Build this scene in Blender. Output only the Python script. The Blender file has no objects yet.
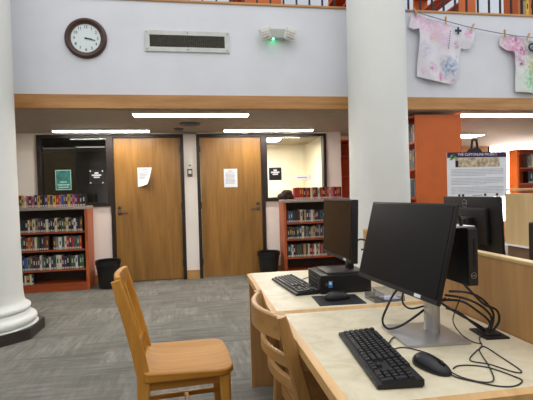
import bpy, bmesh, math, random
from mathutils import Vector, Matrix, noise
random.seed(7)
PI = math.pi
sc = bpy.context.scene
C = bpy.data.collections.new('library'); sc.collection.children.link(C)
sc.view_settings.view_transform = 'Standard'
sc.view_settings.look = 'None'
sc.view_settings.gamma = 1.0
sc.view_settings.exposure = 0.22
sc.view_settings.use_curve_mapping = False

def lin(c):
    if isinstance(c, str):
        c = [int(c[i:i+2], 16)/255 for i in (0, 2, 4)]
    return tuple(((v/12.92) if v <= .04045 else ((v+.055)/1.055)**2.4) for v in c) + (1,)

# ------------------------------------------------------------------ materials
class N:
    """small node-graph helper"""
    def __init__(s, name):
        s.m = bpy.data.materials.new(name); s.m.use_nodes = True
        s.t = s.m.node_tree; s.b = s.t.nodes['Principled BSDF']
    def n(s, typ, **kw):
        o = s.t.nodes.new(typ)
        for k, v in kw.items():
            if k.startswith('_'): setattr(o, k[1:], v)
            else: o.inputs[k.replace('__', ' ')].default_value = v
        return o
    def l(s, a, b): s.t.links.new(a, b)
    def coords(s, scale=(1, 1, 1), rot=(0, 0, 0), kind='Object'):
        tc = s.n('ShaderNodeTexCoord'); mp = s.n('ShaderNodeMapping')
        mp.inputs['Scale'].default_value = scale; mp.inputs['Rotation'].default_value = rot
        s.l(tc.outputs[kind], mp.inputs['Vector']); return mp.outputs['Vector']
    def ramp(s, fac, stops):
        r = s.n('ShaderNodeValToRGB'); e = r.color_ramp.elements
        while len(e) < len(stops): e.new(.5)
        for i, (p, c) in enumerate(stops): e[i].position = p; e[i].color = lin(c)
        s.l(fac, r.inputs['Fac']); return r.outputs['Color']
    def mix(s, fac, a, b, mode='MIX'):
        m = s.n('ShaderNodeMix', _data_type='RGBA', _blend_type=mode)
        for sock, v in ((m.inputs[0], fac), (m.inputs[6], a), (m.inputs[7], b)):
            if hasattr(v, 'links'): s.l(v, sock)
            elif isinstance(v, (int, float)): sock.default_value = v
            else: sock.default_value = lin(v)
        return m.outputs[2]
    def bump(s, h, strength=.2, dist=.01):
        b = s.n('ShaderNodeBump', Strength=strength, Distance=dist)
        s.l(h, b.inputs['Height']); s.l(b.outputs['Normal'], s.b.inputs['Normal'])
    def base(s, c):
        if hasattr(c, 'links'): s.l(c, s.b.inputs['Base Color'])
        else: s.b.inputs['Base Color'].default_value = lin(c)
    def set(s, rough=.5, metal=0, spec=.5, **kw):
        s.b.inputs['Roughness'].default_value = rough; s.b.inputs['Metallic'].default_value = metal
        s.b.inputs['Specular IOR Level'].default_value = spec
        for k, v in kw.items(): s.b.inputs[k.replace('__', ' ')].default_value = v
        return s

def plain(name, c, rough=.5, metal=0, spec=.5, var=.06, scale=12, bump=0):
    n = N(name); n.set(rough, metal, spec)
    co = n.coords(); tx = n.n('ShaderNodeTexNoise', Scale=scale, Detail=3); n.l(co, tx.inputs['Vector'])
    cc = [int(c[i:i+2], 16)/255 for i in (0, 2, 4)]
    lo = [max(0, v*(1-var)) for v in cc]; hi = [min(1, v*(1+var)) for v in cc]
    n.base(n.ramp(tx.outputs['Fac'], [(.3, lo), (.7, hi)]))
    if bump: n.bump(tx.outputs['Fac'], bump, .003)
    return n.m

def wood(name, a, b, axis='Z', fine=26, rough=.42, cath=1.0):
    n = N(name); n.set(rough)
    s = {'X': (1.2, fine, fine), 'Y': (fine, 1.2, fine), 'Z': (fine, fine, 1.2)}[axis]
    s2 = {'X': (.5, 5, 5), 'Y': (5, .5, 5), 'Z': (5, 5, .5)}[axis]
    t1 = n.n('ShaderNodeTexNoise', Scale=1.6, Detail=5, Roughness=.65); n.l(n.coords(s), t1.inputs['Vector'])
    t2 = n.n('ShaderNodeTexNoise', Scale=1.0, Detail=2, Distortion=1.4*cath); n.l(n.coords(s2), t2.inputs['Vector'])
    mx = n.n('ShaderNodeMath', _operation='ADD'); n.l(t1.outputs['Fac'], mx.inputs[0]); n.l(t2.outputs['Fac'], mx.inputs[1])
    mh = n.n('ShaderNodeMath', _operation='MULTIPLY'); n.l(mx.outputs[0], mh.inputs[0]); mh.inputs[1].default_value = .5
    n.base(n.ramp(mh.outputs[0], [(.36, a), (.64, b)]))
    n.bump(t1.outputs['Fac'], .05, .002)
    return n.m

def emit(name, c, strength):
    n = N(name); n.set(.6); n.base(c)
    n.b.inputs['Emission Color'].default_value = lin(c); n.b.inputs['Emission Strength'].default_value = strength
    return n.m

M = {}
M['plaster'] = plain('painted_plaster', 'd8dae1', .7, var=.015, scale=3, bump=.05)
M['column'] = plain('column_paint', 'dedfdc', .6, var=.012, scale=2)
M['wall_low'] = plain('office_wall_paint', 'efe7e0', .7, var=.015, scale=3)
M['wall_cream'] = plain('cream_office_paint', 'f0e9cd', .7, var=.02, scale=3)
M['wall_dark'] = plain('unlit_office_shade', '2e2f35', .8, var=.1, scale=1.5)  # near-black wall colour carries the darkness of the unlit room
M['wall_tan'] = plain('tan_wall_paint', 'c0ab86', .7, var=.02, scale=3)
M['soffit'] = plain('soffit_paint', 'a89b8b', .8, var=.03, scale=9)
M['oak'] = wood('oak_trim', 'a06f3c', 'c8965c', 'X', 18)
M['oak_base'] = wood('oak_baseboard', 'a97c45', 'c79a5e', 'X', 18)
M['door'] = wood('oak_veneer_door', '7d592a', 'a07339', 'Z', 22, .38)
M['chair'] = wood('golden_oak_chair', 'a56c1b', 'c3882e', 'X', 22, .5)
M['chair_v'] = wood('golden_oak_chair_upright', 'b67a28', 'd59a42', 'Z', 22, .42)
M['chair2'] = wood('pale_oak_chair', '946a38', 'b3864f', 'Z', 22, .35)
M['chair2h'] = wood('pale_oak_chair_rail', '946a38', 'b3864f', 'Y', 22, .35)
M['deskedge'] = wood('desk_oak_edge', 'b98a52', 'd6ab72', 'Y', 18, .4)
M['deskedge_x'] = wood('desk_oak_edge_cross', 'b98a52', 'd6ab72', 'X', 18, .4)
M['panel'] = wood('desk_oak_panel', 'b08252', 'cb9d66', 'Z', 16, .45)
M['panel_light'] = wood('light_maple_panel', 'cbaa76', 'dcbd8a', 'Z', 14, .45)
M['panel_dark'] = wood('brown_lower_panel', '6f5138', '86654a', 'Z', 14, .5)
M['frame'] = plain('dark_bronze_metal', '2d2523', .45, .3, var=.08)
M['cherry'] = wood('cherry_shelf', '96421d', 'b4562a', 'X', 14, .42)
M['cherry_v'] = wood('cherry_shelf_upright', '9c4620', 'bd5f30', 'Z', 14, .42)
M['grey_top'] = plain('grey_laminate', 'a89d94', .5, var=.05, scale=30)
M['orange'] = plain('orange_panel', 'c8601f', .5, var=.04, scale=4)
M['orange_s'] = plain('orange_shelf', 'bf501e', .5, var=.05, scale=4)
M['black'] = plain('black_plastic', '17171a', .42, spec=.4, var=.1, scale=40)
M['key'] = plain('black_key_plastic', '222225', .4, spec=.45, var=.05)
M['screen'] = plain('black_screen', '0c0c0e', .22, spec=.35, var=.05)
M['screen_m'] = plain('matte_black_screen', '0d0d10', .36, spec=.25, var=.08, scale=4)
M['bin'] = plain('black_bin_plastic', '1e1d1c', .5, var=.15)
M['silver'] = plain('silver_metal', 'b9b7b6', .32, .7, var=.03)
M['silver_d'] = plain('dark_grey_metal', '55504e', .4, .5, var=.05)
M['chrome'] = plain('chrome', 'cfcfcf', .15, 1, var=.02)
M['white'] = plain('white_plastic', 'dededa', .45, var=.02)
M['paper'] = plain('white_paper', 'e6e8ee', .8, var=.01)
M['ink'] = plain('grey_ink', '8b909b', .8, var=.1)
M['inkd'] = plain('dark_ink', '1c1b22', .8, var=.1)
M['plinth'] = plain('dark_rubber_plinth', '332b28', .55, var=.12, scale=9)
M['clockwood'] = plain('dark_walnut_clock', '43271f', .4, var=.12, scale=9)
M['clockface'] = plain('pale_clock_face', 'dbe5e6', .5, var=.01)
M['vent'] = plain('vent_frame_metal', 'c5c7c4', .5, .1, var=.04)
M['ventd'] = plain('vent_grille_metal', '5c5a52', .6, .2, var=.12, scale=60)
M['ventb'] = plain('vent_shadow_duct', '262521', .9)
M['baluster'] = plain('dark_baluster_metal', '261c1c', .5, .2)
M['rope'] = plain('grey_blue_rope', '8288a0', .8)
M['peg'] = wood('clothespin_wood', 'b98a55', 'd8b07a', 'Z', 30, .6)
M['green_led'] = emit('green_led_light', '3cff9a', 28)
M['lamp_glass'] = plain('ribbed_lamp_lens', 'd9d4d2', .25, var=.1, scale=80)
M['em_body'] = plain('emergency_light_body', 'a9aea6', .5, var=.02)
M['purple'] = plain('purple_print', '34204a', .7, var=.1)
M['greenleaf'] = plain('green_print', '7cb85c', .7, var=.1)
M['map'] = plain('sepia_print', 'b3a48c', .8, var=.3, scale=22)
M['teal'] = plain('teal_print', '2f6a64', .6, var=.25, scale=12)
M['tape'] = plain('blue_sticker', '3c78b4', .4, var=.1)
M['lump'] = plain('dark_brown_plush', '3a2822', .9, var=.2, scale=40, bump=.6)
M['table_tan'] = wood('tan_table_wood', 'c79a66', 'ddb684', 'X', 14)

def carpet():
    n = N('grey_tile_carpet'); n.set(.95, spec=.15)
    br = n.n('ShaderNodeTexBrick', _offset=.5, Scale=1.0, Mortar__Size=0.0, Bias=0.0, Brick__Width=.5, Row__Height=.25)
    br.inputs['Color1'].default_value = (0, 0, 0, 1); br.inputs['Color2'].default_value = (1, 1, 1, 1)
    n.l(n.coords(), br.inputs['Vector'])
    a = n.n('ShaderNodeTexNoise', Scale=1.0, Detail=4, Roughness=.7); n.l(n.coords((3, 26, 3)), a.inputs['Vector'])
    b = n.n('ShaderNodeTexNoise', Scale=1.0, Detail=4, Roughness=.7); n.l(n.coords((24, 3.5, 3)), b.inputs['Vector'])
    c = n.n('ShaderNodeTexNoise', Scale=2.2, Detail=3); n.l(n.coords(), c.inputs['Vector'])
    st = n.mix(br.outputs['Color'], a.outputs['Color'], b.outputs['Color'])
    g = n.n('ShaderNodeRGBToBW'); n.l(st, g.inputs[0])
    g2 = n.n('ShaderNodeRGBToBW'); n.l(br.outputs['Color'], g2.inputs[0])
    s1 = n.n('ShaderNodeMath', _operation='MULTIPLY_ADD'); n.l(g2.outputs[0], s1.inputs[0]); s1.inputs[1].default_value = .10; n.l(g.outputs[0], s1.inputs[2])
    s2 = n.n('ShaderNodeMath', _operation='MULTIPLY_ADD'); n.l(c.outputs['Fac'], s2.inputs[0]); s2.inputs[1].default_value = .25; n.l(s1.outputs[0], s2.inputs[2])
    n.base(n.ramp(s2.outputs[0], [(.48, '5b5a53'), (.66, '726f68'), (.86, '8e8b83')]))
    f = n.n('ShaderNodeTexNoise', Scale=220, Detail=2); n.l(n.coords(), f.inputs['Vector']); n.bump(f.outputs['Fac'], .4, .004)
    return n.m
M['carpet'] = carpet()

def laminate():
    n = N('cream_mottled_laminate'); n.set(.38, spec=.4)
    a = n.n('ShaderNodeTexNoise', Scale=9, Detail=6, Roughness=.7, Distortion=.6); n.l(n.coords(), a.inputs['Vector'])
    n.base(n.ramp(a.outputs['Fac'], [(.3, 'c3b596'), (.5, 'd5c9ad'), (.72, 'dfd6bf')]))
    return n.m
M['laminate'] = laminate()

def glass(name, tint, rough=0.0, alpha_mix=.9):
    n = N(name); t = n.t
    tr = n.n('ShaderNodeBsdfTransparent'); tr.inputs['Color'].default_value = lin(tint)
    gl = n.n('ShaderNodeBsdfGlossy'); gl.inputs['Roughness'].default_value = rough; gl.inputs['Color'].default_value = (1, 1, 1, 1)
    lw = n.n('ShaderNodeLayerWeight', Blend=.5); pw = n.n('ShaderNodeMath', _operation='POWER'); n.l(lw.outputs['Facing'], pw.inputs[0]); pw.inputs[1].default_value = 4
    fr = n.n('ShaderNodeMath', _operation='MULTIPLY_ADD'); n.l(pw.outputs[0], fr.inputs[0]); fr.inputs[1].default_value = .85; fr.inputs[2].default_value = .05
    mx = n.n('ShaderNodeMixShader'); n.l(fr.outputs[0], mx.inputs[0]); n.l(tr.outputs[0], mx.inputs[1]); n.l(gl.outputs[0], mx.inputs[2])
    n.l(mx.outputs[0], t.nodes['Material Output'].inputs['Surface']); return n.m
M['glass'] = glass('window_glass', 'e8e8e8')
M['clear'] = glass('clear_plastic', 'e6e8ec', .08)

def dye(name, blobs, base='dfdde4'):
    n = N(name); n.set(.85, spec=.2)
    co = n.coords(); nz = n.n('ShaderNodeTexNoise', Scale=14, Detail=5, Roughness=.65); n.l(co, nz.inputs['Vector'])
    n2 = n.n('ShaderNodeTexNoise', Scale=26, Detail=3); n.l(co, n2.inputs['Vector'])
    m2 = n.n('ShaderNodeMapRange'); n.l(n2.outputs['Fac'], m2.inputs['Value']); m2.inputs['From Min'].default_value = .38; m2.inputs['From Max'].default_value = .58; m2.inputs['To Min'].default_value = .25; m2.inputs['To Max'].default_value = 1.0
    off = n.n('ShaderNodeVectorMath', _operation='MULTIPLY_ADD')
    n.l(nz.outputs['Color'], off.inputs[0]); off.inputs[1].default_value = (.16, 0, .16); n.l(co, off.inputs[2])
    cur = lin(base); col = None
    for (x, z, r, c, k) in blobs:
        d = n.n('ShaderNodeVectorMath', _operation='DISTANCE'); n.l(off.outputs[0], d.inputs[0]); d.inputs[1].default_value = (x+.08, 0, z+.08)
        mr = n.n('ShaderNodeMapRange'); mr.inputs['From Min'].default_value = r*.3; mr.inputs['From Max'].default_value = r
        mr.inputs['To Min'].default_value = k; mr.inputs['To Max'].default_value = 0
        n.l(d.outputs['Value'], mr.inputs['Value'])
        mm = n.n('ShaderNodeMath', _operation='MULTIPLY'); n.l(mr.outputs[0], mm.inputs[0]); n.l(m2.outputs[0], mm.inputs[1])
        col = n.mix(mm.outputs[0], col if col is not None else base, c)
    n.base(col); return n.m

# ------------------------------------------------------------------ mesh helpers
class B:
    def __init__(s): s.bm = bmesh.new(); s.mi = 0
    def _fin(s, verts, bev=0, seg=2, rot=None, c=None):
        fs = set(f for v in verts for f in v.link_faces)
        if bev:
            es = list(set(e for v in verts for e in v.link_edges))
            r = bmesh.ops.bevel(s.bm, geom=es, offset=bev, segments=seg, affect='EDGES', profile=.6)
            verts = list(set([v for v in verts if v.is_valid] + r['verts'])); fs = set(f for v in verts for f in v.link_faces)
        if rot is not None: bmesh.ops.rotate(s.bm, verts=verts, cent=(0, 0, 0), matrix=rot)
        if c is not None: bmesh.ops.translate(s.bm, verts=verts, vec=c)
        for f in fs: f.material_index = s.mi
        return s
    def box(s, c, size, bev=0, rot=None, seg=2):
        v = bmesh.ops.create_cube(s.bm, size=1)['verts']
        bmesh.ops.scale(s.bm, verts=v, vec=size)
        return s._fin(v, bev, seg, rot, c)
    def bb(s, x0, x1, y0, y1, z0, z1, bev=0):
        return s.box(((x0+x1)/2, (y0+y1)/2, (z0+z1)/2), (abs(x1-x0), abs(y1-y0), abs(z1-z0)), bev)
    def cyl(s, p0, p1, r0, r1=None, seg=20):
        p0, p1 = Vector(p0), Vector(p1); d = p1-p0; r1 = r0 if r1 is None else r1
        v = bmesh.ops.create_cone(s.bm, cap_ends=True, segments=seg, radius1=r0, radius2=r1, depth=d.length)['verts']
        return s._fin(v, 0, 0, d.to_track_quat('Z', 'Y').to_matrix(), (p0+p1)/2)
    def lathe(s, prof, c=(0, 0, 0), seg=48, axis='Z', close=False):
        rings = []
        for r, z in prof:
            ring = []
            for k in range(seg):
                a = 2*PI*k/seg
                p = (r*math.cos(a), r*math.sin(a), z)
                if axis == 'Y': p = (p[0], -p[2], p[1])
                ring.append(s.bm.verts.new((p[0]+c[0], p[1]+c[1], p[2]+c[2])))
            rings.append(ring)
        pairs = list(zip(rings[:-1], rings[1:]))
        if close: pairs.append((rings[-1], rings[0]))
        for a, b in pairs:
            for k in range(seg):
                f = s.bm.faces.new((a[k], a[(k+1) % seg], b[(k+1) % seg], b[k])); f.material_index = s.mi
        if not close:
            for r in (rings[0], rings[-1]):
                f = s.bm.faces.new(r); f.material_index = s.mi
        return s
    def sweep(s, pts, w, d, wdir=(0, 1, 0)):
        """rectangular section swept along pts; w along wdir, d across"""
        wd = Vector(wdir); rings = []
        P = [Vector(p) for p in pts]
        for i, p in enumerate(P):
            t = (P[min(i+1, len(P)-1)]-P[max(i-1, 0)]).normalized()
            nrm = t.cross(wd).normalized(); wv = nrm.cross(t).normalized()
            ww = w[i] if isinstance(w, (list, tuple)) else w; dd = d[i] if isinstance(d, (list, tuple)) else d
            c = min(ww, dd)*.22; ring = []
            for a, b in ((ww/2-c, dd/2), (-ww/2+c, dd/2), (-ww/2, dd/2-c), (-ww/2, -dd/2+c), (-ww/2+c, -dd/2), (ww/2-c, -dd/2), (ww/2, -dd/2+c), (ww/2, dd/2-c)):
                ring.append(s.bm.verts.new(p+wv*a+nrm*b))
            rings.append(ring)
        for a, b in zip(rings[:-1], rings[1:]):
            for k in range(8):
                s.bm.faces.new((a[k], a[(k+1) % 8], b[(k+1) % 8], b[k])).material_index = s.mi
        s.bm.faces.new(rings[0]).material_index = s.mi; s.bm.faces.new(rings[-1]).material_index = s.mi
        return s
    def tube(s, pts, r, seg=8, sub=6):
        P = [Vector(p) for p in pts]; Q = []
        for i in range(len(P)-1):
            a, b, c, d = P[max(i-1, 0)], P[i], P[i+1], P[min(i+2, len(P)-1)]
            for k in range(sub):
                t = k/sub
                Q.append(.5*((2*b)+(c-a)*t+(2*a-5*b+4*c-d)*t*t+(3*b-a-3*c+d)*t**3))
        Q.append(P[-1]); rings = []
        for i, p in enumerate(Q):
            t = (Q[min(i+1, len(Q)-1)]-Q[max(i-1, 0)]).normalized()
            u = t.cross(Vector((.13, .21, .97))).normalized(); v = t.cross(u)
            rings.append([s.bm.verts.new(p+u*r*math.cos(2*PI*k/seg)+v*r*math.sin(2*PI*k/seg)) for k in range(seg)])
        for a, b in zip(rings[:-1], rings[1:]):
            for k in range(seg): s.bm.faces.new((a[k], a[(k+1) % seg], b[(k+1) % seg], b[k])).material_index = s.mi
        s.bm.faces.new(rings[0]); s.bm.faces.new(rings[-1]); return s
    def prism(s, poly, y0, y1, axis='Y'):
        """polygon (u,v) extruded along axis: Y -> (u,*,v); Z -> (u,v,*); X -> (*,u,v)"""
        f = {'Y': lambda u, v, h: (u, h, v), 'Z': lambda u, v, h: (u, v, h), 'X': lambda u, v, h: (h, u, v)}[axis]
        a = [s.bm.verts.new(f(u, v, y0)) for u, v in poly]; b = [s.bm.verts.new(f(u, v, y1)) for u, v in poly]
        n = len(poly); fs = [s.bm.faces.new(a), s.bm.faces.new(b)]
        for k in range(n): fs.append(s.bm.faces.new((a[k], a[(k+1) % n], b[(k+1) % n], b[k])))
        for q in fs: q.material_index = s.mi
        return s
    def ball(s, c, r, scale=(1, 1, 1), seg=16):
        v = bmesh.ops.create_uvsphere(s.bm, u_segments=seg, v_segments=seg//2+2, radius=r)['verts']
        bmesh.ops.scale(s.bm, verts=v, vec=scale); return s._fin(v, 0, 0, None, c)
    def mesh(s, name, mats, smooth=False):
        bmesh.ops.recalc_face_normals(s.bm, faces=s.bm.faces)
        me = bpy.data.meshes.new(name); s.bm.to_mesh(me); s.bm.free()
        for m in (mats if isinstance(mats, (list, tuple)) else [mats]): me.materials.append(M[m] if isinstance(m, str) else m)
        if smooth:
            for p in me.polygons: p.use_smooth = True
            try: me.set_sharp_from_angle(angle=math.radians(35))
            except Exception: pass
        return me

def obj(name, b, mats, parent=None, smooth=False, loc=None, rot=None):
    me = b.mesh(name, mats, smooth) if isinstance(b, B) else b
    o = bpy.data.objects.new(name, me); C.objects.link(o)
    if parent is not None: o.parent = parent
    if loc is not None: o.location = loc
    if rot is not None: o.rotation_euler = rot
    return o
def tag(o, label, cat, group=None, kind=None):
    o['label'] = label; o['category'] = cat
    if group: o['group'] = group
    if kind: o['kind'] = kind
    return o
def thing(name, label, cat, loc=(0, 0, 0), rotz=0, group=None):
    o = bpy.data.objects.new(name, None); C.objects.link(o); o.empty_display_size = .1
    o.location = loc; o.rotation_euler = (0, 0, rotz); return tag(o, label, cat, group)
def struct(name, b, mats, label, cat, parent=None, smooth=False):
    o = obj(name, b, mats, parent, smooth)
    if parent is None: tag(o, label, cat, kind='structure')
    return o
def text_mesh(body, size, depth=.0006, align='CENTER', spacing=1.0):
    cu = bpy.data.curves.new('lettering', 'FONT'); cu.body = body; cu.size = size; cu.extrude = depth
    cu.align_x = align; cu.align_y = 'CENTER'; cu.space_line = spacing; cu.resolution_u = 2
    o = bpy.data.objects.new('lettering', cu); sc.collection.objects.link(o)
    dg = bpy.context.evaluated_depsgraph_get(); me = bpy.data.meshes.new_from_object(o.evaluated_get(dg))
    bpy.data.objects.remove(o); bpy.data.curves.remove(cu); return me
def text(name, body, size, mat, parent, loc, rot, **kw):
    me = text_mesh(body, size, **kw); me.materials.clear(); me.materials.append(M[mat])
    return obj(name, me, None, parent, loc=loc, rot=rot)
FRONT = (PI/2, 0, 0)      # lettering that faces -Y

# ------------------------------------------------------------------ camera
def camera():
    f, yaw, pitch, roll, h = 440.0, 0.16225, 0.01679, -0.02748, 1.2673
    F = Vector((math.sin(yaw)*math.cos(pitch), math.cos(yaw)*math.cos(pitch), -math.sin(pitch)))
    R = Vector((math.cos(yaw), -math.sin(yaw), 0)); U = R.cross(F)
    c, s = math.cos(roll), math.sin(roll)
    R2 = c*R+s*U; U2 = -s*R+c*U
    m = Matrix((R2, U2, -F)).transposed().to_4x4(); m.translation = (0, 0, h)
    cd = bpy.data.cameras.new('camera'); cd.sensor_width = 36; cd.lens = f/533*36; cd.clip_start = .05
    o = bpy.data.objects.new('camera', cd); C.objects.link(o); o.matrix_world = m; sc.camera = o
camera()

# ------------------------------------------------------------------ setting
WY = 6.72      # office wall face
BY = 4.90      # balcony face
CZ = 2.20      # low ceiling
struct('floor', B().bb(-6, 11, -3, 13, -.1, 0), 'carpet', 'grey patchwork tile carpet covering the whole library floor', 'floor')
struct('ceiling', B().bb(-6, 11, BY+.02, 13, CZ, CZ+.35), 'soffit', 'low beige ceiling under the balcony', 'ceiling')
struct('wall_balcony', B().bb(-6, 11, BY, BY+.14, 2.352, 3.36), 'plaster', 'white balcony front wall with the clock and shirts', 'wall')
struct('floor_upper', B().bb(-6, 11, BY+.14, 13, 3.05, 3.2), 'carpet', 'upper storey floor behind the balcony railing', 'floor')
struct('trim_1', B().bb(-6, 11, BY-.02, BY+.12, 2.205, 2.352, .004), 'oak', 'long oak beam along the bottom of the balcony front', 'trim')
struct('trim_2', B().bb(-6, 11, BY-.015, BY+.155, 3.36, 3.385, .004), 'oak', 'thin oak cap on top of the balcony front', 'trim')
w = B()
for a in ((-6, -2.19, 0, CZ), (-2.19, -1.2, 0, 1.13), (-.14, .05, 0, CZ), (1.08, 2.07, 0, 1.13), (2.07, 2.32, 0, CZ), (-2.19, 2.07, 2.175, CZ)):
    w.bb(a[0], a[1], WY, WY+.13, a[2], a[3])
struct('wall_back', w, 'wall_low', 'pale wall with two doors and two office windows', 'wall')
w = B().bb(.0, 2.2, 8.5, 8.6, 0, CZ)
w.bb(2.2, 2.32, WY+.13, 8.6, 0, CZ)
struct('wall_office', w, 'wall_cream', 'cream walls of the lit office behind the right window', 'wall')
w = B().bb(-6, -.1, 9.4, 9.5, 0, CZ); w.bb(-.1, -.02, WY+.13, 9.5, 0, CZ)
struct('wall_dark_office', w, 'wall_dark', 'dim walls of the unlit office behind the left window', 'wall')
struct('wall_left', B().bb(-6, -5.9, -3, 13, 0, 3.0), 'wall_tan', 'tan side wall of the hall', 'wall')
struct('wall_front', B().bb(-5.9, 11, -3, -2.9, 0, 3.0), 'wall_tan', 'tan wall behind the viewer', 'wall')
w = B().bb(2.32, 6.78, 9.3, 9.4, 0, CZ)
struct('wall_far', w, 'wall_tan', 'tan far wall seen beyond the poster', 'wall')
struct('wall_upper', B().bb(-6, 11, 12.9, 13, 3.2, 7.5), 'plaster', 'bright white wall of the upper storey', 'wall')
# bright far windows
t = struct('window_3', B().bb(6.78, 6.84, 9.3, 9.42, 0, CZ), 'frame', 'tall bright daylight window at the far right', 'window')
M['daylight'] = emit('bright_window_daylight', 'fffdf8', 9)
obj('pane', B().bb(6.84, 10.9, 9.36, 9.40, .45, CZ), 'daylight', t)
obj('sill_panel', B().bb(6.84, 10.9, 9.3, 9.42, 0, .45), 'wall_tan', t)
for k, x in enumerate((8.2, 9.6)): obj('mullion', B().bb(x-.02, x+.02, 9.33, 9.42, .45, CZ), 'frame', t)
# baseboards
w = B().bb(-6, -1.2, WY-.014, WY, 0, .13, .003); w.bb(-.14, .05, WY-.014, WY, 0, .13, .003); w.bb(1.085, 2.32, WY-.014, WY, 0, .13, .003)
struct('baseboard_back', w, 'oak_base', 'oak baseboard along the office wall', 'baseboard')

# windows
def window(n, x0, x1, label):
    z0, z1 = 1.13, 2.175; f = .045
    b = B()
    y0, y1 = WY-.03, WY+.10
    b.bb(x0, x0+f, y0, y1, z0, z1, .003); b.bb(x1-f, x1, y0, y1, z0, z1, .003)
    b.bb(x0+f, x1-f, y0, y1, z0, z0+.06, .003); b.bb(x0+f, x1-f, y0, y1, z1-f, z1, .003)
    w = struct('window_%d' % n, b, 'frame', label, 'window')
    obj('pane', B().bb(x0+f, x1-f, WY+.04, WY+.046, z0+.06, z1-f), 'glass', w)
window(1, -2.19, -1.20, 'dark office window in a bronze frame, left of the doors')
window(2, 1.08, 2.07, 'lit office window in a bronze frame, right of the doors')

# doors
def door(n, x0, x1, hinge_left, label):
    f = .05; z1 = 2.175
    b = B(); y0, y1 = WY-.035, WY+.1
    b.bb(x0, x0+f, y0, y1, 0, z1, .003); b.bb(x1-f, x1, y0, y1, 0, z1, .003); b.bb(x0+f, x1-f, y0, y1, z1-f, z1, .003)
    d = struct('door_%d' % n, b, 'frame', label, 'door')
    obj('leaf', B().bb(x0+f+.003, x1-f-.003, WY+.0, WY+.045, .012, z1-f-.003, .002), 'door', d)
    s = 1 if not hinge_left else -1
    hx = x0+f+.065 if s == 1 else x1-f-.065
    h = B().lathe([(.028, 0), (.030, .004), (.026, .012), (.012, .014), (.011, .05)], (hx, WY, 1.03), 20, 'Y')
    h.box((hx+s*.055, WY-.05, 1.025), (.13, .016, .02), .006)
    obj('lever_handle', h, 'silver_d', d, True)
    obj('deadbolt', B().lathe([(.026, 0), (.027, .006), (.02, .014), (.008, .016)], (hx, WY, 1.105), 20, 'Y'), 'silver_d', d, True)
    hb = B()
    hg = x1-f if s == 1 else x0+f
    for z in (.25, 1.1, 1.95): hb.cyl((hg, WY-.008, z-.05), (hg, WY-.008, z+.05), .008)
    obj('hinges', hb, 'frame', d)
door(1, -1.20, -.14, False, 'left oak veneer office door, handle on its left side')
door(2, .05, 1.08, True, 'right oak veneer office door, handle on its right side')

# paper notices on the doors
def notice(name, x, z, w, h, label, curl):
    t = thing(name, label, 'paper notice', (x, WY-.002, z))
    bm = bmesh.new(); nx, nz = 8, 10; g = []
    for j in range(nz+1):
        row = []
        for i in range(nx+1):
            u, v = i/nx, j/nz
            k = max(0, (u-.45)+(.4-v))*curl
            row.append(bm.verts.new((-w/2+u*w-k*.25*w, -.002-.06*k*k*3, -h/2+v*h+k*.12*h)))
        g.append(row)
    for j in range(nz):
        for i in range(nx): bm.faces.new((g[j][i], g[j][i+1], g[j+1][i+1], g[j+1][i]))
    b = B(); b.bm.free(); b.bm = bm
    obj('sheet', b, 'paper', t)
    l = B(); rnd = random.Random(int(x*100))
    l.bb(-w*.18, w*.18, -.003, -.0022, h*.36, h*.40)
    for k in range(9):
        z1 = h*(.28-.07*k); wl = w*(.38-.12*rnd.random())
        if z1 > -h*.36 and not (curl and z1 < -h*.1): l.bb(-w*.38, wl, -.003, -.0022, z1-h*.012, z1+h*.012)
    obj('printed_lines', l, 'ink', t)
notice('door_notice', -.715, 1.545, .205, .285, 'white printed notice with a curled corner on the left door', 1)
notice('door_notice', .555, 1.505, .205, .28, 'flat white printed notice on the right door', 0)

# signs on the office glass
def glyph_rows(b, rows, y):
    rnd = random.Random(4)
    for z, wd, h in rows:
        x = -wd/2
        while x < wd/2:
            cw = h*(.5+.5*rnd.random()); b.bb(x, min(x+cw, wd/2), y-.001, y, z-h/2, z+h/2); x += cw+h*.22
    return b
def glass_sign(x, z, label, rivets):
    t = thing('room_sign', label, 'sign', (x, WY+.034, z))
    obj('plate', B().box((0, 0, 0), (.2, .008, .2), .002), 'black', t)
    obj('sign_lettering', glyph_rows(B(), [(.055, .05, .024), (.025, .13, .02), (-.005, .08, .02)], -.0045), 'paper', t)
    if rivets:
        for a in (-1, 1):
            for c in (-1, 1): obj('standoff', B().cyl((a*.085, -.012, c*.085), (a*.085, -.004, c*.085), .009), 'white', t)
glass_sign(-1.40, 1.565, 'square black room sign with corner standoffs on the dark window', True)
glass_sign(1.255, 1.555, 'square black room sign on the lit office window', False)
t = thing('teal_poster', 'teal framed flyer behind the dark office window', 'poster', (-1.86, WY+.036, 1.53))
obj('sheet', B().box((0, 0, 0), (.215, .004, .29), .001), 'teal', t)
b = B(); b.bb(-.107, .107, -.006, -.003, -.145, -.135); b.bb(-.107, .107, -.006, -.003, .135, .145); b.bb(-.107, -.098, -.006, -.003, -.135, .135); b.bb(.098, .107, -.006, -.003, -.135, .135)
M['teal_l'] = plain('pale_teal_print', '9cc4bc', .6)
obj('border', b, 'teal_l', t)
for q in [(-.03, .09, .016), (-.07, .16, .02), (-.105, .14, .018)]: obj('lettering_line', glyph_rows(B(), [q], -.003), 'teal_l', t)
t = thing('window_notice', 'small white strip notice on the lit office window', 'paper notice', (1.685, WY+.036, 1.49))
obj('sheet', B().box((0, 0, 0), (.27, .002, .075)), 'paper', t)
obj('printed_lines', B().bb(-.08, .08, -.003, -.001, -.006, .008), 'ink', t)

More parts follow.
